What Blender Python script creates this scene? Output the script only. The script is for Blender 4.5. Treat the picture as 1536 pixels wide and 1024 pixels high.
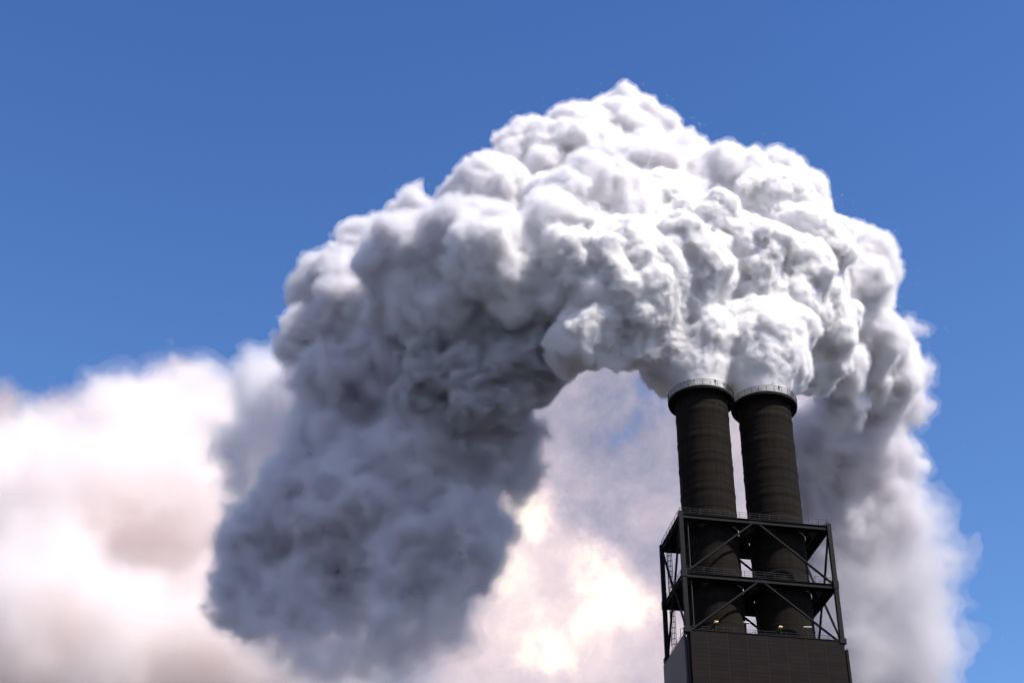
import bpy, bmesh, math, random
import numpy as np
from mathutils import Vector, Matrix
random.seed(7)
R = math.radians
SC = bpy.context.scene
COL = SC.collection
for o in list(bpy.data.objects): bpy.data.objects.remove(o)

# ------------------------------------------------------------------ camera
F_PX, PITCH, ROLL = 2300.8, 0.59583, -0.00981          # focal length in pixels of a 1536 wide frame
CAM = Vector((0, 0, 1.6))
fwd = Vector((0, math.cos(PITCH), math.sin(PITCH)))
up0 = Vector((0, -math.sin(PITCH), math.cos(PITCH)))
rt0 = Vector((1, 0, 0))
rt = math.cos(ROLL)*rt0 - math.sin(ROLL)*up0
up = math.sin(ROLL)*rt0 + math.cos(ROLL)*up0
cd = bpy.data.cameras.new('camera'); cam = bpy.data.objects.new('camera', cd); COL.objects.link(cam)
cam.matrix_world = Matrix(((rt.x, up.x, -fwd.x, CAM.x), (rt.y, up.y, -fwd.y, CAM.y), (rt.z, up.z, -fwd.z, CAM.z), (0, 0, 0, 1)))
cd.sensor_width = 36; cd.lens = F_PX/1536*36; cd.clip_start = .5; cd.clip_end = 30000
SC.camera = cam

def ray(px, py):
    return (fwd*F_PX + rt*(px-768) + up*(512-py)).normalized()
def at(px, py, Y):
    """the point seen at (px, py) of the photograph that stands Y metres north of the camera"""
    d = ray(px, py); return CAM + d*(Y/d.y)
def azel(px, py):
    d = ray(px, py); return math.atan2(d.x, d.y), math.asin(d.z)

# ------------------------------------------------------------------ sky, sun, exposure
SUN = Vector((0.53, -0.40, 0.75)).normalized()            # towards the sun
sun_el = math.asin(SUN.z); sun_az = math.atan2(SUN.x, SUN.y)
SUN_STRENGTH, SKY_STRENGTH, EXPOSURE = 4.7, 0.11, 0.28

class NT:
    def __init__(s, tree): s.t = tree; s.n = tree.nodes; s.l = tree.links
    def node(s, typ, **kw):
        n = s.n.new(typ)
        for k, v in kw.items():
            if k == 'ins':
                for i, x in v.items():
                    if isinstance(x, bpy.types.NodeSocket): s.l.new(x, n.inputs[i])
                    else: n.inputs[i].default_value = x
            else: setattr(n, k, v)
        return n
    def math(s, op, a, b=None, c=None, clamp=False):
        n = s.node('ShaderNodeMath', operation=op, use_clamp=clamp)
        for i, x in enumerate((a, b, c)):
            if x is None: continue
            if isinstance(x, bpy.types.NodeSocket): s.l.new(x, n.inputs[i])
            else: n.inputs[i].default_value = x
        return n.outputs[0]
    def noise(s, vec, scale, detail=4, rough=.5, **kw):
        n = s.node('ShaderNodeTexNoise', ins={'Scale': scale, 'Detail': detail, 'Roughness': rough})
        s.l.new(vec, n.inputs['Vector'])
        for k, v in kw.items(): n.inputs[k].default_value = v
        return n.outputs['Fac']
    def ramp(s, fac, lo, hi, smooth=True):
        n = s.node('ShaderNodeMapRange', clamp=True, interpolation_type='SMOOTHSTEP' if smooth else 'LINEAR')
        s.l.new(fac, n.inputs[0])
        for i, v in ((1, lo), (2, hi)):
            if isinstance(v, bpy.types.NodeSocket): s.l.new(v, n.inputs[i])
            else: n.inputs[i].default_value = v
        return n.outputs[0]
    def mix(s, fac, a, b):
        n = s.node('ShaderNodeMix', data_type='RGBA')
        for i, x in ((0, fac), (6, a), (7, b)):
            if isinstance(x, bpy.types.NodeSocket): s.l.new(x, n.inputs[i])
            else: n.inputs[i].default_value = x if i == 0 else (*x, 1)
        return n.outputs[2]

world = bpy.data.worlds.new('World'); SC.world = world; world.use_nodes = True
w = NT(world.node_tree); w.n.clear()
sky = w.node('ShaderNodeTexSky', sky_type='NISHITA', sun_disc=False, sun_elevation=sun_el, sun_rotation=sun_az,
             altitude=50, air_density=1.0, dust_density=0.4, ozone_density=4.0)
tc = w.node('ShaderNodeTexCoord').outputs['Generated']
sep = w.node('ShaderNodeSeparateXYZ', ins={0: tc})
az = w.math('ARCTAN2', sep.outputs[0], sep.outputs[1])
el = w.math('ARCSINE', sep.outputs[2])
# bank of far cloud: its upper edge as elevation over azimuth, broken up by noise
edge_px = [(-700, 600), (-200, 580), (0, 600), (100, 590), (180, 560), (260, 550), (340, 560), (420, 570), (520, 550), (700, 480), (1000, 440),
           (1180, 480), (1260, 600), (1330, 760), (1370, 900), (1400, 1100), (1500, 1500), (2200, 1700)]
fc = w.node('ShaderNodeFloatCurve')
A0, A1, E0, E1 = -0.8, 0.8, 0.0, 1.0
crv = fc.mapping.curves[0]
pts = []
for x, y in edge_px:
    a, e = azel(x, y); pts.append(((a-A0)/(A1-A0), max(0.0, (e-E0)/(E1-E0))))
crv.points[0].location = pts[0]; crv.points[1].location = pts[-1]
for p_ in pts[1:-1]: crv.points.new(*p_)
fc.mapping.update()
w.l.new(w.math('DIVIDE', w.math('SUBTRACT', az, A0), A1-A0), fc.inputs['Value'])
edge = fc.outputs[0]
n1 = w.noise(tc, 9.0, 8, .58)
n2 = w.noise(tc, 26.0, 6, .55)
dist = w.math('SUBTRACT', edge, el)                        # > 0 under the edge
dist = w.math('ADD', dist, w.math('MULTIPLY', w.math('SUBTRACT', n1, .5), .11))
dist = w.math('ADD', dist, w.math('MULTIPLY', w.math('SUBTRACT', n2, .5), .03))
mask = w.math('MULTIPLY', w.ramp(dist, -.01, .022), .97)
# tone of the cloud: warm lit patches, grey-lavender shaded ones
n3 = w.noise(tc, 7.0, 9, .62, Distortion=.25)
n4 = w.noise(tc, 19.0, 9, .66, Distortion=.2)
tone = w.math('ADD', w.math('MULTIPLY', n3, .5), w.math('MULTIPLY', n4, .5))
wob = w.node('ShaderNodeTexNoise', ins={'Scale': 14.0, 'Detail': 5.0, 'Roughness': .6}); w.l.new(tc, wob.inputs['Vector'])
wv = w.node('ShaderNodeVectorMath', operation='MULTIPLY_ADD'); w.l.new(wob.outputs['Color'], wv.inputs[0])
wv.inputs[1].default_value = (.09, .09, .09); w.l.new(tc, wv.inputs[2])
wv2 = w.node('ShaderNodeVectorMath', operation='SUBTRACT'); w.l.new(wv.outputs[0], wv2.inputs[0]); wv2.inputs[1].default_value = (.045, .045, .045)
def spot(px, py, r, amt):
    global tone
    d = ray(px, py)
    v = w.node('ShaderNodeVectorMath', operation='DISTANCE'); w.l.new(wv2.outputs[0], v.inputs[0]); v.inputs[1].default_value = d
    tone = w.math('ADD', tone, w.math('MULTIPLY', w.ramp(v.outputs['Value'], r, r*.15), amt))
for a_ in ((905, 905, .034, .24), (880, 950, .06, .12), (822, 985, .026, .20), (815, 765, .026, .18), (860, 850, .024, .12), (640, 990, .05, -.08), (900, 800, .035, -.12), (720, 890, .035, -.10), (970, 860, .045, -.12), (770, 820, .05, .10), (240, 590, .075, .13), (330, 520, .04, .10), (290, 800, .05, .12),
           (370, 965, .03, .13), (740, 900, .05, .06), (60, 1000, .05, .06),
           (930, 680, .09, -.17), (1010, 560, .05, -.06), (100, 830, .085, -.12), (20, 620, .05, -.08), (560, 1010, .07, -.13), (1230, 780, .12, -.12), (880, 620, .05, -.06), (980, 950, .04, -.02)):
    spot(*a_)
K = 1/SKY_STRENGTH
def kc(r, g, b): return (r*K, g*K, b*K)
ccol = w.mix(w.ramp(tone, .22, .64, False), kc(.25, .26, .37), kc(.80, .66, .68))
ccol = w.mix(w.ramp(tone, .60, .84), ccol, kc(1.2, 1.08, .88))
hol = w.node('ShaderNodeTexNoise', ins={'Scale': 22.0, 'Detail': 8.0, 'Roughness': .6}); w.l.new(tc, hol.inputs['Vector'])
for hx, hy, hr in ((975, 580, .030), (838, 700, .014), (930, 620, .02)):
    v = w.node('ShaderNodeVectorMath', operation='DISTANCE'); w.l.new(wv2.outputs[0], v.inputs[0]); v.inputs[1].default_value = ray(hx, hy)
    mask = w.math('SUBTRACT', mask, w.math('MULTIPLY', w.math('MULTIPLY', w.ramp(v.outputs['Value'], hr, hr*.2), w.ramp(hol.outputs['Fac'], .40, .66)), .6), clamp=True)
side = w.ramp(w.math('ABSOLUTE', az), .95, .55)           # the bank stands in the north only
mask = w.math('MULTIPLY', mask, side)
tint = w.node('ShaderNodeMix', data_type='RGBA', blend_type='MULTIPLY', ins={0: 1.0}); w.l.new(sky.outputs[0], tint.inputs[6]); w.l.new(w.mix(w.ramp(el, R(18), R(50), False), (1.02, 1.27, 1.52), (.60, .90, 1.36)), tint.inputs[7])
# unseen thin cloud veil south of the camera, added to neutralise the fill light
vn = w.noise(tc, 2.5, 6, .6)
veil = w.math('MULTIPLY', w.ramp(w.math('ABSOLUTE', az), .9, 1.7), w.ramp(vn, .3, .62))
veiled = w.mix(w.math('MULTIPLY', veil, .75), tint.outputs[2], kc(.40, .37, .45))
final = w.mix(mask, veiled, ccol)
bg = w.node('ShaderNodeBackground', ins={'Color': final, 'Strength': SKY_STRENGTH})
wo = w.node('ShaderNodeOutputWorld', ins={'Surface': bg.outputs[0]})

sl = bpy.data.lights.new('sun', 'SUN'); sl.energy = SUN_STRENGTH; sl.angle = R(1.5); sl.color = (1, .93, .87)
so = bpy.data.objects.new('sun', sl); COL.objects.link(so); so.location = (60, -40, 200)
so.rotation_euler = SUN.to_track_quat('Z', 'Y').to_euler()

vs = SC.view_settings; vs.view_transform = 'Standard'; vs.look = 'None'; vs.gamma = 1; vs.exposure = EXPOSURE; vs.use_curve_mapping = False
cy = SC.cycles
cy.max_bounces = 24; cy.volume_bounces = 22; cy.diffuse_bounces = 3; cy.glossy_bounces = 2; cy.transparent_max_bounces = 16
cy.use_adaptive_sampling = True; cy.adaptive_threshold = .06; cy.adaptive_min_samples = 16
cy.volume_step_rate = 1.5
cy.use_denoising = True; cy.denoiser = 'OPENIMAGEDENOISE'
cy.volume_max_steps = 256

# ------------------------------------------------------------------ helpers
def tag(o, label=None, cat=None, group=None, kind=None):
    if label: o['label'] = label
    if cat: o['category'] = cat
    if group: o['group'] = group
    if kind: o['kind'] = kind
    return o
def thing(name, loc, label, cat, group=None, rz=0):
    o = bpy.data.objects.new(name, None); COL.objects.link(o); o.location = loc; o.rotation_euler.z = rz
    o.empty_display_size = .5
    return tag(o, label, cat, group)
class MB:
    def __init__(s): s.b = bmesh.new()
    def box(s, c, d, rot=None):
        m = Matrix.Translation(c)
        if rot is not None: m = m @ rot.to_4x4()
        bmesh.ops.create_cube(s.b, size=1, matrix=m @ Matrix.Diagonal((*d, 1)))
        return s
    def bar(s, a, b, wd, dp=None, upv=Vector((0, 0, 1))):
        a = Vector(a); b = Vector(b); dp = dp or wd; z = (b-a).normalized()
        x = upv.cross(z)
        if x.length < 1e-3: x = Vector((1, 0, 0))
        x.normalize(); y = z.cross(x)
        return s.box((a+b)/2, (wd, dp, (b-a).length), Matrix((x, y, z)).transposed())
    def ibeam(s, a, b, h, wd, t=.05):
        a = Vector(a); b = Vector(b); z = Vector((0, 0, 1)); d = (b-a).normalized(); sx = d.cross(z).normalized()
        rot = Matrix((d, sx, z)).transposed(); L = (b-a).length; c = (a+b)/2
        s.box(c, (L, t, h-2*t), rot); s.box(c+z*(h/2-t/2), (L, wd, t), rot); s.box(c-z*(h/2-t/2), (L, wd, t), rot)
        return s
    def tube(s, a, b, r, n=8):
        a = Vector(a); b = Vector(b); q = (b-a).to_track_quat('Z', 'Y').to_matrix().to_4x4()
        bmesh.ops.create_cone(s.b, cap_ends=True, segments=n, radius1=r, radius2=r, depth=(b-a).length, matrix=Matrix.Translation((a+b)/2) @ q)
        return s
    def lathe(s, prof, n=96, c=(0, 0, 0), close=True):
        rings = []
        for r, z in prof:
            rings.append([s.b.verts.new((c[0]+r*math.cos(2*math.pi*i/n), c[1]+r*math.sin(2*math.pi*i/n), c[2]+z)) for i in range(n)])
        m = len(rings)
        for k in range(m if close else m-1):
            A, B = rings[k], rings[(k+1) % m]
            for i in range(n):
                s.b.faces.new((A[i], A[(i+1) % n], B[(i+1) % n], B[i]))
        return s
    def build(s, name, mat, parent=None, smooth=False):
        bmesh.ops.recalc_face_normals(s.b, faces=s.b.faces[:])
        me = bpy.data.meshes.new(name); s.b.to_mesh(me); s.b.free()
        if smooth: me.polygons.foreach_set('use_smooth', [True]*len(me.polygons))
        me.materials.append(mat)
        o = bpy.data.objects.new(name, me); COL.objects.link(o); o.parent = parent
        return o

def material(name, col, rough=.7, metal=0, var=.25, nscale=1.5, bump=0, bscale=8, spec=.3, extra=None):
    m = bpy.data.materials.new(name); m.use_nodes = True
    t = NT(m.node_tree); b = t.n['Principled BSDF']
    obj = t.node('ShaderNodeTexCoord').outputs['Object']
    n = t.noise(obj, nscale, 6, .6)
    c = t.mix(n, [x*(1-var) for x in col], [x*(1+var) for x in col])
    if extra: c = extra(t, obj, c, b)
    t.l.new(c, b.inputs['Base Color'])
    b.inputs['Roughness'].default_value = rough; b.inputs['Metallic'].default_value = metal
    b.inputs['Specular IOR Level'].default_value = spec
    if bump:
        bn = t.node('ShaderNodeBump', ins={'Strength': .5, 'Distance': bump, 'Height': t.noise(obj, bscale, 4, .6)})
        t.l.new(bn.outputs[0], b.inputs['Normal'])
    return m

def flue_extra(t, obj, c, b):
    s = t.node('ShaderNodeSeparateXYZ', ins={0: obj})
    z = s.outputs[2]
    # thin weld lines between the courses of plate, each course its own shade
    mp = t.node('ShaderNodeMapping', ins={'Vector': obj, 'Scale': (.05, .05, 1.1)})
    band = t.noise(mp.outputs[0], 1.0, 3, .6)
    c = t.mix(t.ramp(band, .25, .8), [.0085, .0074, .0066], [.0165, .0142, .0120])
    mp2 = t.node('ShaderNodeMapping', ins={'Vector': obj, 'Scale': (1.2, 1.2, .12)})
    streak = t.noise(mp2.outputs[0], 1.6, 5, .65)
    c2 = t.node('ShaderNodeMix', data_type='RGBA', blend_type='MULTIPLY', ins={0: .95})
    t.l.new(c, c2.inputs[6]); t.l.new(t.mix(streak, (.25, .25, .27), (1.9, 1.7, 1.5)), c2.inputs[7])
    fr = t.math('FRACT', t.math('MULTIPLY', z, .82))
    line = t.math('LESS_THAN', fr, .07)
    return t.mix(t.math('MULTIPLY', line, .2), c2.outputs[2], (.03, .024, .019))
def clad_extra(t, obj, c, b):
    s = t.node('ShaderNodeSeparateXYZ', ins={0: obj})
    # boards: horizontal lines every 0.6 m, staggered panel joints every 3 m
    mp = t.node('ShaderNodeCombineXYZ', ins={0: t.math('ADD', s.outputs[0], s.outputs[1]), 1: s.outputs[2], 2: 0.0})
    br = t.node('ShaderNodeTexBrick', offset=.0, ins={'Vector': mp.outputs[0], 'Scale': 1.0, 'Mortar Size': .028, 'Brick Width': 2.95, 'Row Height': .62, 'Mortar Smooth': .3, 'Bias': 0.0,
                 'Color1': (.0135, .011, .0102, 1), 'Color2': (.018, .0132, .012, 1), 'Mortar': (.006, .005, .005, 1)})
    st = t.math('LESS_THAN', t.math('FRACT', t.math('DIVIDE', s.outputs[0], 2.95)), .035)
    c2 = t.node('ShaderNodeMix', data_type='RGBA', blend_type='MULTIPLY', ins={0: .6})
    t.l.new(br.outputs[0], c2.inputs[6])
    t.l.new(t.mix(t.noise(obj, .7, 5, .6), (.6, .6, .6), (1.35, 1.3, 1.3)), c2.inputs[7])
    return t.mix(t.math('MULTIPLY', st, .5), c2.outputs[2], (.03, .025, .024))
def side_extra(t, obj, c, b):
    s = t.node('ShaderNodeSeparateXYZ', ins={0: obj})
    fr = t.math('FRACT', t.math('MULTIPLY', s.outputs[1], 2.2))
    mp = t.node('ShaderNodeMapping', ins={'Vector': obj, 'Scale': (1, 3, .08)})
    cc = t.mix(t.noise(mp.outputs[0], 1.0, 4, .6), (.04, .042, .055), (.07, .07, .085))
    return t.mix(t.math('MULTIPLY', t.math('LESS_THAN', fr, .2), .6), cc, (.035, .035, .045))

M_FLUE = material('weathered_flue_steel', (.05, .045, .04), .9, spec=.08, extra=flue_extra, bump=.02, bscale=3)
M_STEEL = material('black_painted_steel', (.0065, .0062, .007), .75, var=.35, spec=.2)
M_DARK = material('sooty_deck_steel', (.005, .0048, .005), .9, var=.3)
M_RAIL = material('grey_handrail_steel', (.022, .022, .025), .6, var=.2)
M_TRIM = material('rusty_kick_plate', (.06, .045, .036), .6, var=.6, nscale=1.2)
M_CLAD = material('dark_brown_cladding', (.05, .04, .04), .85, spec=.1, extra=clad_extra)
M_SIDE = material('slate_side_cladding', (.08, .08, .1), .6, extra=side_extra)
M_LAMP = material('pale_lamp_housing', (.62, .62, .6), .5, var=.1)
M_GROUND = material('asphalt_and_gravel', (.050, .049, .054), .95, var=.5, nscale=.08, bump=.05)
def emis(name, col, s):
    m = bpy.data.materials.new(name); m.use_nodes = True; b = m.node_tree.nodes['Principled BSDF']
    b.inputs['Base Color'].default_value = (*col, 1); b.inputs['Emission Color'].default_value = (*col, 1); b.inputs['Emission Strength'].default_value = s
    return m
M_GLOW = emis('sodium_lamp_glow', (1, .72, .28), .18)
M_RED = emis('red_obstruction_glow', (1, .08, .06), .35)

# ------------------------------------------------------------------ ground
g = MB(); n = 40; S = 6000
vv = [[g.b.verts.new(((i/n-.5)*2*S, (j/n-.5)*2*S, 0)) for i in range(n+1)] for j in range(n+1)]
for j in range(n):
    for i in range(n): g.b.faces.new((vv[j][i], vv[j][i+1], vv[j+1][i+1], vv[j+1][i]))
tag(g.build('ground', M_GROUND), kind='structure')

# ------------------------------------------------------------------ chimney tower
W, D = 23.5, 11.68
Z1, Z2, Z3, Z4 = 91.26, 100.56, 110.29, 134.15
TX, TY, YAW = 36.246, 213.626, .16117
UA, UB, FR_, RR_ = -5.33, 5.33, 4.26, 5.40
B_LOC = Vector((TX, TY, 0))
def tow(u, v, z):
    c, s = math.cos(YAW), math.sin(YAW); return Vector((TX+u*c-v*s, TY+u*s+v*c, z))

hw, hd = W/2, D/2
base = thing('tower_base', B_LOC, 'dark brown panelled box tower with slate side wall carrying both chimneys and their steel frame', 'tower', rz=YAW)
WT = Z1+.15
NZ = .9            # corner notch
MB().box((NZ/2-.25, -hd-.15, WT/2), (W-NZ+.5, .3, WT)).build('front_wall', M_CLAD, base)
MB().box((-hw-.15, .0+NZ/2+.3, (WT-.4)/2), (.3, D-NZ+1.2, WT-.4)).build('side_wall', M_SIDE, base)
MB().box((hw-.1, .15, WT/2), (.3, D-.1, WT)).build('side_wall', M_CLAD, base)
MB().box((0.3, hd+.6, WT/2), (W-.6, .3, WT)).build('rear_wall', M_CLAD, base)
MB().box((0.1, .1, Z1-.35), (W-1.2, D-.6, .3)).build('roof_slab', M_DARK, base)
MB().box((-hw+.28, -hd+.28, (Z1-.5)/2), (.5, .5, Z1-.5)).box((-hw+.75, -hd+.6, (Z1-.6)/2), (.2, .8, Z1-.6)).box((-hw+.5, -hd+.85, (Z1-.6)/2), (.9, .12, Z1-.6)).build('corner_column', M_DARK, base)
MB().box((hw+.42, -hd+.5, (Z1-1.0)/2), (.36, 1.3, Z1-1.0)).build('corner_duct', M_DARK, base)
MB().box((NZ/2-.25, -hd-.18, WT+.05), (W-NZ+.5, .42, .09)).build('coping', M_STEEL, base)

def rail_line(mb, pts, step=1.5, h=1.1, rails=(.38, .75, 1.1), r=.028, closed=False):
    seg = list(zip(pts, pts[1:]+([pts[0]] if closed else [])))
    seg = seg if closed else list(zip(pts, pts[1:]))
    for a, b in seg:
        a = Vector(a); b = Vector(b); L = (b-a).length; k = max(1, round(L/step))
        for i in range(k+1):
            p = a.lerp(b, i/k); mb.tube(p, p+Vector((0, 0, h)), r*1.15, 6)
        for rz_ in rails:
            mb.tube(a+Vector((0, 0, rz_)), b+Vector((0, 0, rz_)), r, 6)
    return mb
r_ = MB(); e = .35
rail_line(r_, [(-hw+.9, -hd+e, Z1), (hw-.5, -hd+e, Z1), (hw-.5, hd, Z1), (-hw+.3, hd, Z1), (-hw+.3, -hd+1.4, Z1)], 1.6)
r_.build('railing', M_RAIL, base)

frame = thing('support_frame', B_LOC+Vector((0, 0, Z1)), 'black braced steel frame with two railed decks wrapped around both chimneys', 'steel frame', rz=YAW)
h2, h3 = Z2-Z1, Z3-Z1
LEG = .62
for sx in (-1, 1):
    for sy in (-1, 1):
        m_ = MB(); x, y = sx*(hw-.1), sy*(hd-.05)
        m_.box((x, y, (h3+.35)/2-.2), (LEG, LEG, h3+.75))
        m_.box((x, y, .2), (LEG+.35, LEG+.35, .8)); m_.box((x, y, h2-.1), (LEG+.16, LEG+.16, 1.3)); m_.box((x-sx*.45, y, h2-.1), (.9, .1, 1.35)); m_.box((x-sx*.45, y, h3-.3), (.9, .1, .9))
        m_.build('leg', M_STEEL, frame)
BR = .36
def brace(a, b, wd=BR): MB().tube(a, b, wd/2, 12).build('brace', M_STEEL, frame)
for sy in (-1, 1):
    y = sy*(hd-.05)
    for (zb, zt) in ((.35, h2-.75), (h2+.35, h3-.75)):
        for sx in (-1, 1): brace((sx*.55, y, zt), (sx*(hw-.8), y, zb))
for sx in (-1, 1):
    x = sx*(hw-.1)
    for sy in (-1, 1):
        brace((x, sy*(hd-.25), h3-.5), (x, sy*.35, h2+.1)); brace((x, sy*.35, h2-.3), (x, sy*(hd-.3), .3))
def deck(z, name):
    # perimeter I-beams, plates left open round the two flues, joists under them
    m_ = MB(); hb = .75
    for sy in (-1, 1): m_.ibeam((-hw+.3, sy*(hd-.05), z-hb/2), (hw-.3, sy*(hd-.05), z-hb/2), hb, .42, .06)
    for sx in (-1, 1): m_.ibeam((sx*(hw-.1), -hd+.3, z-hb/2), (sx*(hw-.1), hd-.3, z-hb/2), hb, .42, .06)
    for sy in (-1, 1): m_.box((0, sy*(hd-.05), z-.4), (1.9, .12, 1.05)); 
    for sx in (-1, 1): m_.box((sx*(hw-.1), 0, z-.3), (.12, 1.6, 1.3))
    m_.build('edge_beam', M_STEEL, frame)
    j = MB()
    for x in (-hw+.95, -.8, .8, hw-.95): j.ibeam((x, -hd+.2, z-.5), (x, hd-.2, z-.5), .6, .28, .04)
    for y in (-4.75, 4.75): j.ibeam((-hw+.2, y, z-.5), (hw-.2, y, z-.5), .6, .28, .04)
    j.build('joist', M_DARK, frame)
    p = MB()
    # grating planks across, cut back round the flues
    y = -hd+.15; pw = .30
    while y < hd-.1:
        yc = y+pw/2
        spans = [(-hw+.2, hw-.2)]
        for uc in (UA, UB):
            q = (FR_+.22)**2-yc*yc
            if q > 0:
                q = math.sqrt(q); new = []
                for a, b in spans:
                    if uc-q > a and uc+q < b: new += [(a, uc-q), (uc+q, b)]
                    else: new.append((a, b))
                spans = new
        for a, b in spans: p.box(((a+b)/2, yc, z-.12), (b-a, pw, .06))
        y += pw+.045
    p.build('deck_grating', M_DARK, frame)
    for uc in (UA, UB):
        MB().lathe([(FR_+.15, z-.22), (FR_+.85, z-.22), (FR_+.85, z-.16), (FR_+.15, z-.16)], 64, (uc, 0, 0)).build('deck_collar', M_DARK, frame)
    rr = MB(); o_ = .12
    rail_line(rr, [(-hw-o_+.2, -hd-o_+.2, z), (hw+o_-.2, -hd-o_+.2, z), (hw+o_-.2, hd+o_-.2, z), (-hw-o_+.2, hd+o_-.2, z)], 1.55, closed=True)
    rr.build('railing', M_RAIL, frame)
deck(h2, 'deck'); deck(h3, 'deck')
# caged ladder climbing the rear left leg and pipes up the frame
for (zb, zt) in ((0, h2+1.0), (h2, h3+1.0)):
    m_ = MB(); x0, y0 = -hw+.95, hd-.9
    for dx in (-.25, .25): m_.bar((x0+dx, y0, zb), (x0+dx, y0, zt), .07)
    z = zb+.3
    while z < zt: m_.tube((x0-.25, y0, z), (x0+.25, y0, z), .03, 6); z += .3
    z = zb+2.2
    while z < zt:
        P = [(x0+.42*math.cos(t), y0-.1-.75*math.sin(t), z) for t in np.linspace(0, math.pi, 9)]
        for a, b in zip(P, P[1:]): m_.bar(a, b, .05, .08)
        z += .9
    for t in np.linspace(.3, math.pi-.3, 5):
        a = (x0+.42*math.cos(t), y0-.1-.75*math.sin(t)); m_.bar((*a, zb+2.2), (*a, zt), .05)
    m_.build('caged_ladder', M_RAIL, frame)
m_ = MB(); m_.tube((-hw+1.3, -hd+.6, 0), (-hw+1.3, -hd+.6, h3-.6), .09, 8)
m_.build('riser_pipe', M_RAIL, frame)

def flue(uc, label):
    f = thing('chimney', tow(uc, 0, Z1-.3), label, 'chimney', 'twin chimneys of the plant', rz=YAW)
    H = Z4-Z1+.3
    prof = []
    z = 0; per = 4.72; k = 0
    ribs = [H-3.4-per*i+random.uniform(-.25, .25) for i in range(12)]
    z = 0
    while z <= H-.1:
        b = 0
        for rb in ribs:
            d = abs(z-rb)
            if d < .75: b = max(b, .075*(.5+.5*math.cos(math.pi*d/.75)))
            elif abs(z-rb-1.3) < .12: b = max(b, .035)
        prof.append((FR_+b, z)); z += .12
    prof += [(FR_, H), (FR_+.02, H+.9), (FR_-.45, H+.9), (FR_-.45, 0)]
    MB().lathe(prof, 128).build('shell', M_FLUE, f, smooth=True)
    MB().lathe([(FR_+.02, H-.34), (RR_-.05, H-.34), (RR_-.05, H-.05), (FR_+.02, H-.05)], 96).build('crown_deck', M_DARK, f)
    b0 = None
    for i in range(24):
        t = 2*math.pi*(i+.5)/24
        if b0 is None: b0 = bk = MB().bar((FR_+.1, 0, H-.5), (RR_-.15, 0, H-.42), .1, .25).build('crown_bracket', M_DARK, f)
        else: bk = b0.copy(); COL.objects.link(bk); bk.parent = f
        bk.rotation_euler.z = t
    kp = MB().lathe([(RR_-.05, H-.06), (RR_+.01, H-.06), (RR_+.01, H+.14), (RR_-.05, H+.14)], 96)
    kp.build('kick_plate', M_TRIM, f)
    rr = MB(); nn = 27
    for i in range(nn):
        t = 2*math.pi*(i+.3)/nn; c, s = math.cos(t)*(RR_-.02), math.sin(t)*(RR_-.02)
        rr.tube((c, s, H-.1), (c, s, H+1.15), .035, 6)
    for hz in (.42, .78, 1.15):
        rr.lathe([(RR_-.05, H+hz-.028), (RR_+.01, H+hz-.028), (RR_+.01, H+hz+.028), (RR_-.05, H+hz+.028)], 96)
    rr.build('railing', M_RAIL, f)
    t = -math.pi/2+.18; c, s = math.cos(t)*(RR_-.1), math.sin(t)*(RR_-.1)
    lm = MB().box((c, s, H+.82), (.16, .16, .3)).tube((c, s, H+.2), (c, s, H+.7), .05, 8).lathe([(.02, .0), (.13, .02), (.15, .15), (.1, .27), (.02, .3)], 12, (c, s, H+.98), close=False)
    lm.build('warning_light', M_DARK, f)
    return f
flue(UA, 'left one of two weathered dark chimneys, steam pouring from its railed mouth')
flue(UB, 'right one of two weathered dark chimneys, standing nearest the right end of the frame')

# floodlights on the roof of the base
def floodlight(px, py, v, h, label, lit, head_yaw=0, wd=.62, name='floodlight'):
    # stand it on the roof edge where its head shows at px, py
    best = None
    for i in range(-1200, 1201):
        u = i/100; P = tow(u, v, Z1+h)-CAM; x = 768+F_PX*P.dot(rt)/P.dot(fwd)
        if best is None or abs(x-px) < best[0]: best = (abs(x-px), u)
    u = best[1]
    f = thing(name, tow(u, v, Z1-.2), label, 'floodlight', 'floodlights on the roof edge', rz=YAW+head_yaw)
    m_ = MB().tube((0, 0, 0), (0, 0, h+.1), .04, 8).box((0, 0, .06), (.3, .3, .12)); m_.build('post', M_RAIL, f)
    hd_ = MB().box((0, -.1, h+.26), (wd, .38, .12)).box((0, .05, h+.18), (wd*.3, .1, .14)); hd_.build('lamp_head', M_LAMP if not lit else M_STEEL, f)
    if lit: MB().box((0, -.1, h+.17), (wd*.9, .34, .05)).box((0, -.30, h+.26), (wd*.9, .02, .1)).build('lamp_glass', M_GLOW, f)
    return f
floodlight(1074, 929, -hd+.1, 1.75, 'yellow glowing floodlight on a thin post before the left chimney', True)
floodlight(1170.5, 936, -hd+.1, 1.75, 'yellow glowing floodlight on a thin post before the right chimney', True)
floodlight(1119, 931, -hd+.1, 1.95, 'unlit pale floodlight on a post in the gap between the chimneys', False, .15, 1.0)
floodlight(1211, 939, -hd+.1, 2.0, 'unlit pale floodlight before the right flank of the right chimney', False, -.1, 1.2)

for v_, lab in ((-2.7, 'small dark lamp on a bent pole, rear one of two on the left roof edge'), (-4.6, 'small dark lamp on a bent pole, front one of two on the left roof edge')):
    f = thing('floodlight', tow(-hw-.05, v_, Z1-.6), lab, 'floodlight', 'bent pole lamps on the left roof edge', rz=YAW)
    MB().tube((0, 0, 0), (0, 0, 2.3), .045, 8).tube((0, 0, 2.3), (.55, 0, 2.5), .04, 8).build('post', M_RAIL, f)
    MB().box((.62, 0, 2.42), (.32, .26, .2)).box((.62, 0, 2.3), (.2, .18, .08)).build('lamp_head', M_STEEL, f)

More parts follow.
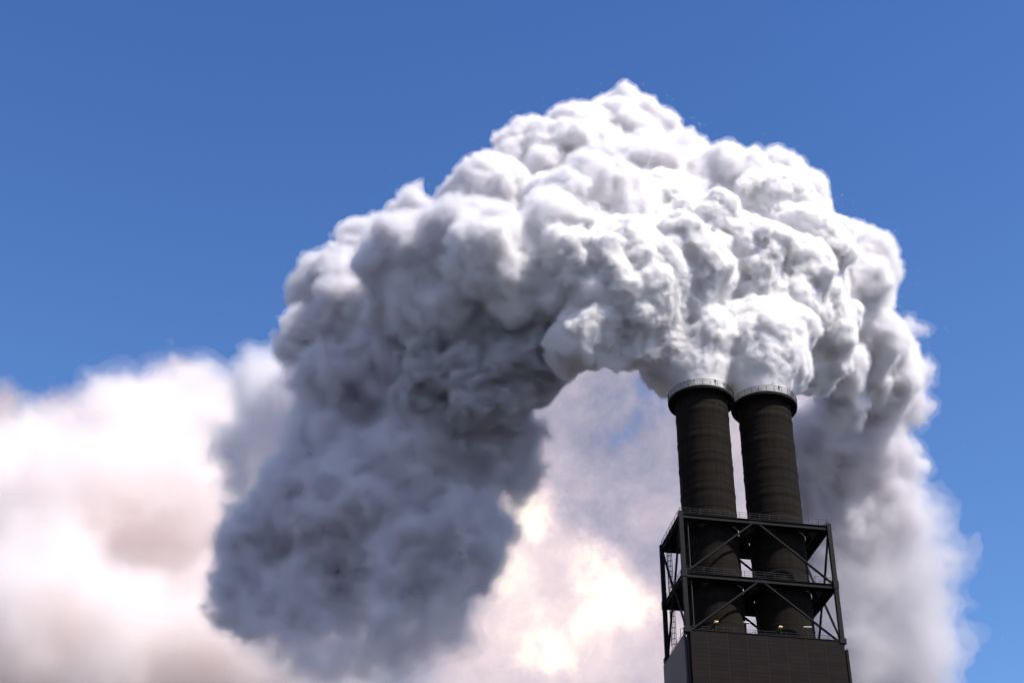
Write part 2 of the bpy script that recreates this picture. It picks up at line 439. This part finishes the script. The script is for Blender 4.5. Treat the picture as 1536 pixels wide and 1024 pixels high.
# ------------------------------------------------------------------ steam
def ico_verts(sub):
    b = bmesh.new(); bmesh.ops.create_icosphere(b, subdivisions=sub, radius=1)
    v = np.array([x.co[:] for x in b.verts]); f = np.array([[q.index for q in x.verts] for x in b.faces]); b.free(); return v, f
ICO = ico_verts(3)
def np_mesh(name, V, Fc):
    me = bpy.data.meshes.new(name)
    me.vertices.add(len(V)); me.vertices.foreach_set('co', V.astype(np.float32).ravel())
    k = Fc.shape[1]
    me.loops.add(Fc.size); me.loops.foreach_set('vertex_index', Fc.astype(np.int32).ravel())
    me.polygons.add(len(Fc)); me.polygons.foreach_set('loop_start', np.arange(0, Fc.size, k, dtype=np.int32))
    me.polygons.foreach_set('loop_total', np.full(len(Fc), k, np.int32)) if False else None
    me.update(calc_edges=True); return me
def remesh(me, vox):
    o = bpy.data.objects.new('work', me); COL.objects.link(o)
    md = o.modifiers.new('r', 'REMESH'); md.mode = 'VOXEL'; md.voxel_size = vox; md.adaptivity = 0
    dg = bpy.context.evaluated_depsgraph_get(); ev = o.evaluated_get(dg)
    new = bpy.data.meshes.new_from_object(ev, depsgraph=dg)
    bpy.data.objects.remove(o); bpy.data.meshes.remove(me)
    return new
def hash3(ix, iy, iz, seed):
    h = (ix*73856093) ^ (iy*19349663) ^ (iz*83492791) ^ (seed*2654435761)
    h = (h ^ (h >> 13))*1274126177 & 0xffffffff
    h = (h ^ (h >> 16))*2246822519 & 0xffffffff
    return h ^ (h >> 15)
def worley(P, size, seed):
    """distance to the nearest scattered point, in cells"""
    Q = P/size; C = np.floor(Q).astype(np.int64); fr = (Q-C).astype(np.float32)
    best = np.full(len(P), 9., np.float32)
    for dx in (-1, 0, 1):
        for dy in (-1, 0, 1):
            for dz in (-1, 0, 1):
                h = hash3(C[:, 0]+dx, C[:, 1]+dy, C[:, 2]+dz, seed)
                a = dx+(h & 1023)/1023.-fr[:, 0]; b = dy+((h >> 10) & 1023)/1023.-fr[:, 1]; c = dz+((h >> 20) & 1023)/1023.-fr[:, 2]
                np.minimum(best, (a*a+b*b+c*c).astype(np.float32), out=best)
    return np.sqrt(best)
def vnoise(P, size, seed):
    Q = P/size; C = np.floor(Q).astype(np.int64); f = Q-C; f = f*f*(3-2*f); out = 0
    for dx in (0, 1):
        for dy in (0, 1):
            for dz in (0, 1):
                h = hash3(C[:, 0]+dx, C[:, 1]+dy, C[:, 2]+dz, seed)/4294967295.
                out = out+h*(f[:, 0] if dx else 1-f[:, 0])*(f[:, 1] if dy else 1-f[:, 1])*(f[:, 2] if dz else 1-f[:, 2])
    return out
def verts_of(me):
    a = np.empty(len(me.vertices)*3, np.float32); me.vertices.foreach_get('co', a); return a.reshape(-1, 3).astype(np.float64)
def normals_of(me):
    a = np.empty(len(me.vertices)*3, np.float32); me.vertex_normals.foreach_get('vector', a); return a.reshape(-1, 3).astype(np.float64)
def px_per_m(Y): return F_PX/math.hypot(Y, 1.0)/1.17

MOUTHS = [np.array(tow(uc, 0, Z4)) for uc in (UA, UB)]
def billow(name, spheres, levels, mat, label, seed=1, extra_spheres=None, fray=.35, final=.3, shrink=.9):
    """union of big puffs, then billows on billows: each level pushes the surface out along its own normal"""
    rng = np.random.default_rng(seed); V = []; Fc = []; n = 0
    rot = lambda: np.array(Vector(rng.normal(size=3)).normalized().to_track_quat('Z', 'Y').to_matrix())
    S_ = []
    for (x, y, r, dY) in spheres:
        Y = TY+dY; c = at(x, y, Y); rad = r*(c-CAM).length/F_PX*.97
        S_.append((np.array(c), rad*shrink))
        k = max(4, int(r/7))
        for _ in range(k):                              # satellites make the puff lumpy
            d = rng.normal(size=3); d /= np.linalg.norm(d)
            q = rad*rng.uniform(.22, .55); S_.append((np.array(c)+d*(rad*shrink-q*rng.uniform(.55, .95)), q))
    if extra_spheres: S_ += [(np.array(c), r) for c, r in extra_spheres]
    v0, f0 = ICO
    for c, r in S_:
        V.append(v0 @ rot().T*r+c); Fc.append(f0+n); n += len(v0)
    me = np_mesh(name, np.concatenate(V), np.concatenate(Fc))
    for (vox, size, amp, mod) in levels:
        me = remesh(me, vox)
        P = verts_of(me); N = normals_of(me)
        Wp = P+np.stack([vnoise(P, size*1.5, seed+s)-.5 for s in (11, 12, 13)], 1)*size*1.1
        F1 = worley(Wp, size, seed+int(size*10))
        hgt = 1-F1*F1*1.25-.42
        dm = np.minimum(np.linalg.norm(P-MOUTHS[0], axis=1), np.linalg.norm(P-MOUTHS[1], axis=1))
        q = vnoise(P, size*2.6, seed+31)
        wgt = (1-mod)+mod*np.clip((q-.25)/.4, 0, 1)*1.5     # patches of smooth vapour between the crisp ones
        wgt = wgt*(np.clip((dm-3.5)/17., .03, 1) if size > 2.5 else np.clip((dm-3.2)/6., .12, 1))
        P += N*(hgt*amp*wgt)[:, None]
        me.vertices.foreach_set('co', P.astype(np.float32).ravel()); me.update()
    me = remesh(me, final)
    P = verts_of(me); N = normals_of(me)
    dm = np.minimum(np.linalg.norm(P-MOUTHS[0], axis=1), np.linalg.norm(P-MOUTHS[1], axis=1))
    keep = np.clip((dm-3.5)/8., .08, 1)[:, None]
    def torn(P, fr, octs, sd):
        D = 0
        for sz, a in octs:
            D = D+np.stack([vnoise(P, sz, sd+int(sz*40)+s)-.5 for s in (1, 2, 3)], 1)*(a*fr)
        return P+D*keep
    P = torn(P, fray, ((4.5, 1.3), (2.2, .9), (1.0, .45), (.5, .2)), seed)
    me.vertices.foreach_set('co', P.astype(np.float32).ravel()); me.update()
    me = remesh(me, final)
    return solid_only(me, name, mat, label)
def solid_only(me, name, mat, label):
    """drop crumbs: keep pieces with more than 3% of the vertices, then make the object"""
    n = len(me.vertices); e = np.empty(len(me.edges)*2, np.int32); me.edges.foreach_get('vertices', e); e = e.reshape(-1, 2)
    lab = np.arange(n)
    while True:
        m_ = np.minimum(lab[e[:, 0]], lab[e[:, 1]]); new = lab.copy()
        np.minimum.at(new, lab[e[:, 0]], m_); np.minimum.at(new, lab[e[:, 1]], m_)
        new = new[new]; new = new[new]
        if (new == lab).all(): break
        lab = new
    u, inv, cnt = np.unique(lab, return_inverse=True, return_counts=True)
    bad = np.nonzero(cnt[inv] < .2*n)[0]
    if len(bad):
        b = bmesh.new(); b.from_mesh(me); b.verts.ensure_lookup_table()
        bmesh.ops.delete(b, geom=[b.verts[int(i)] for i in bad], context='VERTS'); b.to_mesh(me); b.free()
    me.materials.clear(); me.materials.append(mat)
    me.polygons.foreach_set('use_smooth', [True]*len(me.polygons))
    o = bpy.data.objects.new(name, me); COL.objects.link(o)
    print(name, len(me.polygons), 'faces', len(bad), 'crumb verts')
    return tag(o, label, 'steam', None, 'stuff')

def fog(o, vox, band, mat):
    """fill the closed skin with vapour on a voxel grid that thickens inwards; the skin itself keeps only a faint veil"""
    ng = bpy.data.node_groups.new('fog', 'GeometryNodeTree')
    ng.interface.new_socket('Geometry', in_out='INPUT', socket_type='NodeSocketGeometry'); ng.interface.new_socket('Geometry', in_out='OUTPUT', socket_type='NodeSocketGeometry')
    N_ = ng.nodes.new; L_ = ng.links.new
    a = N_('NodeGroupInput'); b = N_('NodeGroupOutput'); m = N_('GeometryNodeMeshToVolume'); sm = N_('GeometryNodeSetMaterial'); jn = N_('GeometryNodeJoinGeometry')
    m.resolution_mode = 'VOXEL_SIZE'; m.inputs['Voxel Size'].default_value = vox; m.inputs['Interior Band Width'].default_value = band; m.inputs['Density'].default_value = 1
    sm.inputs['Material'].default_value = mat
    L_(a.outputs[0], m.inputs['Mesh']); L_(m.outputs[0], sm.inputs[0]); L_(a.outputs[0], jn.inputs[0]); L_(sm.outputs[0], jn.inputs[0]); L_(jn.outputs[0], b.inputs[0])
    md = o.modifiers.new('fog', 'NODES'); md.node_group = ng
def fogmat(name, dens, col, nz=1.0, ns=.9):
    m = bpy.data.materials.new(name); m.use_nodes = True; t = NT(m.node_tree); t.n.clear()
    at_ = t.node('ShaderNodeAttribute', attribute_name='density')
    obj = t.node('ShaderNodeTexCoord').outputs['Object']
    n = t.noise(obj, ns, 3, .65)
    g = t.math('SUBTRACT', at_.outputs['Fac'], t.math('MULTIPLY', t.math('SUBTRACT', n, .3), nz))
    g = t.math('MULTIPLY', t.math('MULTIPLY', g, 2.0, clamp=True), dens)
    v = t.node('ShaderNodeVolumePrincipled', ins={'Color': (*col, 1), 'Density': g, 'Anisotropy': 0.0})
    v.inputs['Density Attribute'].default_value = ''
    t.node('ShaderNodeOutputMaterial', ins={'Volume': v.outputs[0]})
    return m
def vapour(name, dens, col=(.965, .965, .97), aniso=.0):
    m = bpy.data.materials.new(name); m.use_nodes = True; t = NT(m.node_tree); t.n.clear()
    v = t.node('ShaderNodeVolumePrincipled', ins={'Color': (*col, 1), 'Density': dens, 'Anisotropy': aniso})
    t.node('ShaderNodeOutputMaterial', ins={'Volume': v.outputs[0]})
    return m
M_VEIL = vapour('steam_veil', .12, (.98, .975, .98))
M_VEIL2 = vapour('faint_steam_veil', .04, (.94, .935, .95))
M_VEIL3 = vapour('cloud_veil', .006, (.98, .955, .95))
M_STEAM = fogmat('dense_steam', 6.0, (.998, .993, .991), .85, 1.0)
M_STEAM1 = fogmat('rolling_steam', 2.6, (.988, .981, .983), .9, .75)
M_STEAM1B = fogmat('shade_greyed_steam', 1.9, (.938, .930, .944), .9, .65)  # shade on the left shoulder is put into this lower albedo
M_STEAM2 = fogmat('shade_toned_old_steam', 1.5, (.905, .898, .92), .7, .4)  # thinner with age; albedo lowered to paint shadow on the hanging mass
M_BELLY = fogmat('shade_painted_steam', 3.5, (.78, .775, .795), .8, .6)  # low albedo paints the dark hollow under the arch into the steam
M_HIND = fogmat('hind_steam', .9, (.972, .958, .968), 1.0, .4)
M_FRINGE = fogmat('fading_steam', .35, (.95, .94, .96), 1.2, .35)
M_THIN = fogmat('thin_steam', .22, (.94, .925, .935), 1.1, .3)  # grey albedo carries part of the shadow lying on the rear steam
M_PALE = fogmat('pale_steam', .30, (.990, .978, .990), 1.0, .3)
M_BANK = fogmat('cloud_vapour', .10, (.991, .962, .952), 1.0, .1)

young = [
 (1100,420,90,6),(1185,430,78,8),(1222,480,58,14),(1232,550,38,18),(1215,380,65,10),
 (1050,360,80,4),(1000,420,86,-4),(950,460,60,-7),(1000,495,38,-4),(905,490,44,-7),(868,505,34,-7),(935,520,30,-5),(895,528,22,-5),(926,548,13,-5),(862,535,18,-5),(970,525,24,-3),(900,410,86,-6),
 (985,330,70,6),(1150,330,70,12),(1095,500,40,4),(1165,510,50,4),(1035,500,42,0)]
mid = [
 (1180,330,85,18),(1130,315,66,20),(1152,268,50,34),(1190,268,30,32),(1240,440,75,26),(1265,400,64,28),
 (1285,500,64,34),(1312,570,48,42),(1298,430,40,34),(1258,600,32,36),(1245,540,45,28),(1332,545,26,44),
 (1060,330,85,16),(970,300,92,18),(955,200,62,26),(992,205,34,24),(985,270,50,22),(880,245,72,24),(800,272,74,24),(890,350,105,4),
 (780,390,104,-6),(740,300,54,16),(685,335,66,18),(622,315,50,20),(595,375,70,20),(520,425,50,20),(482,450,36,20),(470,498,34,17),(545,475,66,18),(640,450,84,6),
 (710,382,78,-2),(768,402,60,-6),(835,430,46,-8),(885,455,42,-8),(680,470,66,4),(640,400,80,2),(600,500,60,16),(560,540,50,20),(452,512,20,17)]
belly = [(745,510,72,3),(690,540,64,4),(780,555,58,2),(720,590,52,4),(650,570,48,6),(822,545,42,1),(850,520,28,0),(620,585,28,6),(700,490,62,5),(800,500,52,1),(760,600,34,3)]
jets = []
for uc, k in ((UA, -1), (UB, 1)):
    for i in range(18):
        z = .4+i*.75
        jets.append((tow(uc+k*.006*z*z, .02*z*z, Z4+z), 3.55+.20*z+.016*z*z))
left = [(566,560,72,19),(521,585,38,21),(646,650,76,17),(741,685,66,15),(791,712,34,15),(606,700,84,17),(506,680,66,23),(566,785,98,19),(646,790,72,17),(696,750,54,15),(456,755,82,25),(406,815,68,26),(391,880,52,27),(486,875,74,25),(596,890,60,23),(646,905,36,21),(686,640,56,13),(446,900,50,25),(546,930,40,23),(706,800,50,14),(706,840,46,14),(566,920,44,16),(656,860,50,16),(606,820,60,16),(500,540,50,16)]
right_top = [(1290,590,55,50),(1330,555,48,52),(1345,620,40,53),(1320,680,52,57),(1270,690,85,57),(1310,760,66,60),(1210,690,75,60),(1230,780,80,62),(1372,560,22,52),(1365,500,22,52),(1345,700,26,56)]
right = [(1325,800,84,62),(1350,870,88,67),(1270,860,110,67),(1330,980,110,72),(1240,980,120,72),(1380,780,40,64)]
leftback = [(400,600,60,48),(372,660,42,48),(430,660,50,50),(450,580,46,46),(395,560,40,48),(370,720,30,46)]
fringe = [(390,940,40,18),(450,965,50,18),(520,975,52,18),(590,960,50,16),(650,940,44,16),(690,890,34,14),(350,890,36,19),(730,830,30,12),(330,800,28,18),(480,1010,50,22)]
fog(billow('steam_plume', fringe, [(1.1, 9., 6., .2), (.7, 4., 3., .3)], M_VEIL2, 'ragged thinning skirt of grey steam fading out under the hanging mass', 31, None, 3.5, .5, .9), .8, 5., M_FRINGE)
V3 = [(1.6, 13., 6.5, .2), (1.1, 6., 3.8, .3), (.7, 2.8, 1.9, .4)]
bank = [(40,660,70,0),(110,640,80,10),(190,615,85,0),(265,600,90,10),(345,615,85,0),(420,640,90,20),(120,760,140,-10),(300,760,150,0),(-40,800,150,0),(450,780,140,20),
 (60,930,150,-20),(250,940,150,0),(430,960,140,0),(-200,700,140,30),(-350,850,200,30),(-150,980,200,0)]
mid_left = [q for q in mid if q[0] < 770 and not (q[0] > 700 and q[1] < 310)]
mid = [q for q in mid if q not in mid_left]
bank = [(40,690,75,0),(110,675,80,10),(185,650,85,0),(262,638,92,10),(345,650,88,0),(420,675,90,20),(120,790,140,-10),(300,790,150,0),(-40,820,150,0),(450,800,140,20),
 (60,950,150,-20),(250,960,150,0),(430,990,140,0),(-200,730,140,30),(-350,870,200,30),(-150,1000,200,0)]
bank = [(x, y, r, 300+2*d) for x, y, r, d in bank]
LY = [(1., 13., 7., .1), (.7, 5.2, 2.6, .5), (.48, 2.4, 1.15, .6), (.34, 1.2, .65, .5)]
fog(billow('steam_plume', young, [(.8, 7.5, 4.2, .1), (.55, 3.4, 1.5, .6), (.36, 1.7, .8, .5), (.24, .85, .6, .3)], M_VEIL, 'bright white cauliflower steam bursting from both chimney mouths', 3, jets, .5, .2, .98), .28, 1.4, M_STEAM)
fog(billow('steam_plume', mid, LY, M_VEIL, 'high arch of rolling steam, white on top, over the chimneys', 4, None, .9, .25, .92), .34, 2.3, M_STEAM1)
fog(billow('steam_plume', mid_left, LY, M_VEIL, 'left shoulder of the steam arch, its shade put into a greyer steam colour', 21, None, 1., .27, .92), .39, 2.9, M_STEAM1B)
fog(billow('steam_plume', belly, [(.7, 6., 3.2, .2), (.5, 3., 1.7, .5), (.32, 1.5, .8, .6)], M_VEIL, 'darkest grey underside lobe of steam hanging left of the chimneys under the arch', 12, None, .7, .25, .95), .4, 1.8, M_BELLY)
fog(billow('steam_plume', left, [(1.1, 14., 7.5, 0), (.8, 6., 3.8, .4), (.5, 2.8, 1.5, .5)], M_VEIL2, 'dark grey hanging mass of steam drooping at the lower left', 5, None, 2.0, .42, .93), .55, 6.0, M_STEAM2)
fog(billow('steam_plume', right_top, [(1.2, 10., 5., .2), (.8, 5., 2.8, .3), (.5, 2.4, 1.4, .4)], M_VEIL2, 'pinkish grey puffs of older steam behind the right chimney, below the bright arch', 10, None, 1.6, .4, .95), .55, 4.0, M_HIND)
fringe = [(390,940,40,18),(450,965,50,18),(520,975,52,18),(590,960,50,16),(650,940,44,16),(690,890,34,14),(350,890,36,19),(730,830,30,12),(330,800,28,18),(480,1010,50,22)]
fog(billow('steam_plume', fringe, [(1.1, 9., 6., .2), (.7, 4., 3., .3)], M_VEIL2, 'ragged thinning skirt of grey steam fading out under the hanging mass', 31, None, 3.5, .5, .9), .8, 5., M_FRINGE)
V3 = [(1.6, 13., 6.5, .2), (1.1, 6., 3.8, .3), (.7, 2.8, 1.9, .4)]
fog(billow('steam_plume', right, V3, M_VEIL2, 'soft pinkish grey steam sinking at the lower right of the chimneys', 8, None, 3., .6, .95), .9, 8., M_THIN)
fog(billow('steam_plume', leftback, V3, M_VEIL2, 'pale lavender puff of steam at the far left of the plume', 9, None, 2.5, .6, .95), .8, 5., M_PALE)
fog(billow('cloud_bank', bank, [(4.5, 34., 16., .2), (3., 16., 8., .3), (2., 8., 4., .3)], M_VEIL3, 'cream and pink cloud bank far off at the left', 15, None, 3., 1.6, .95), 2.2, 16., M_BANK)
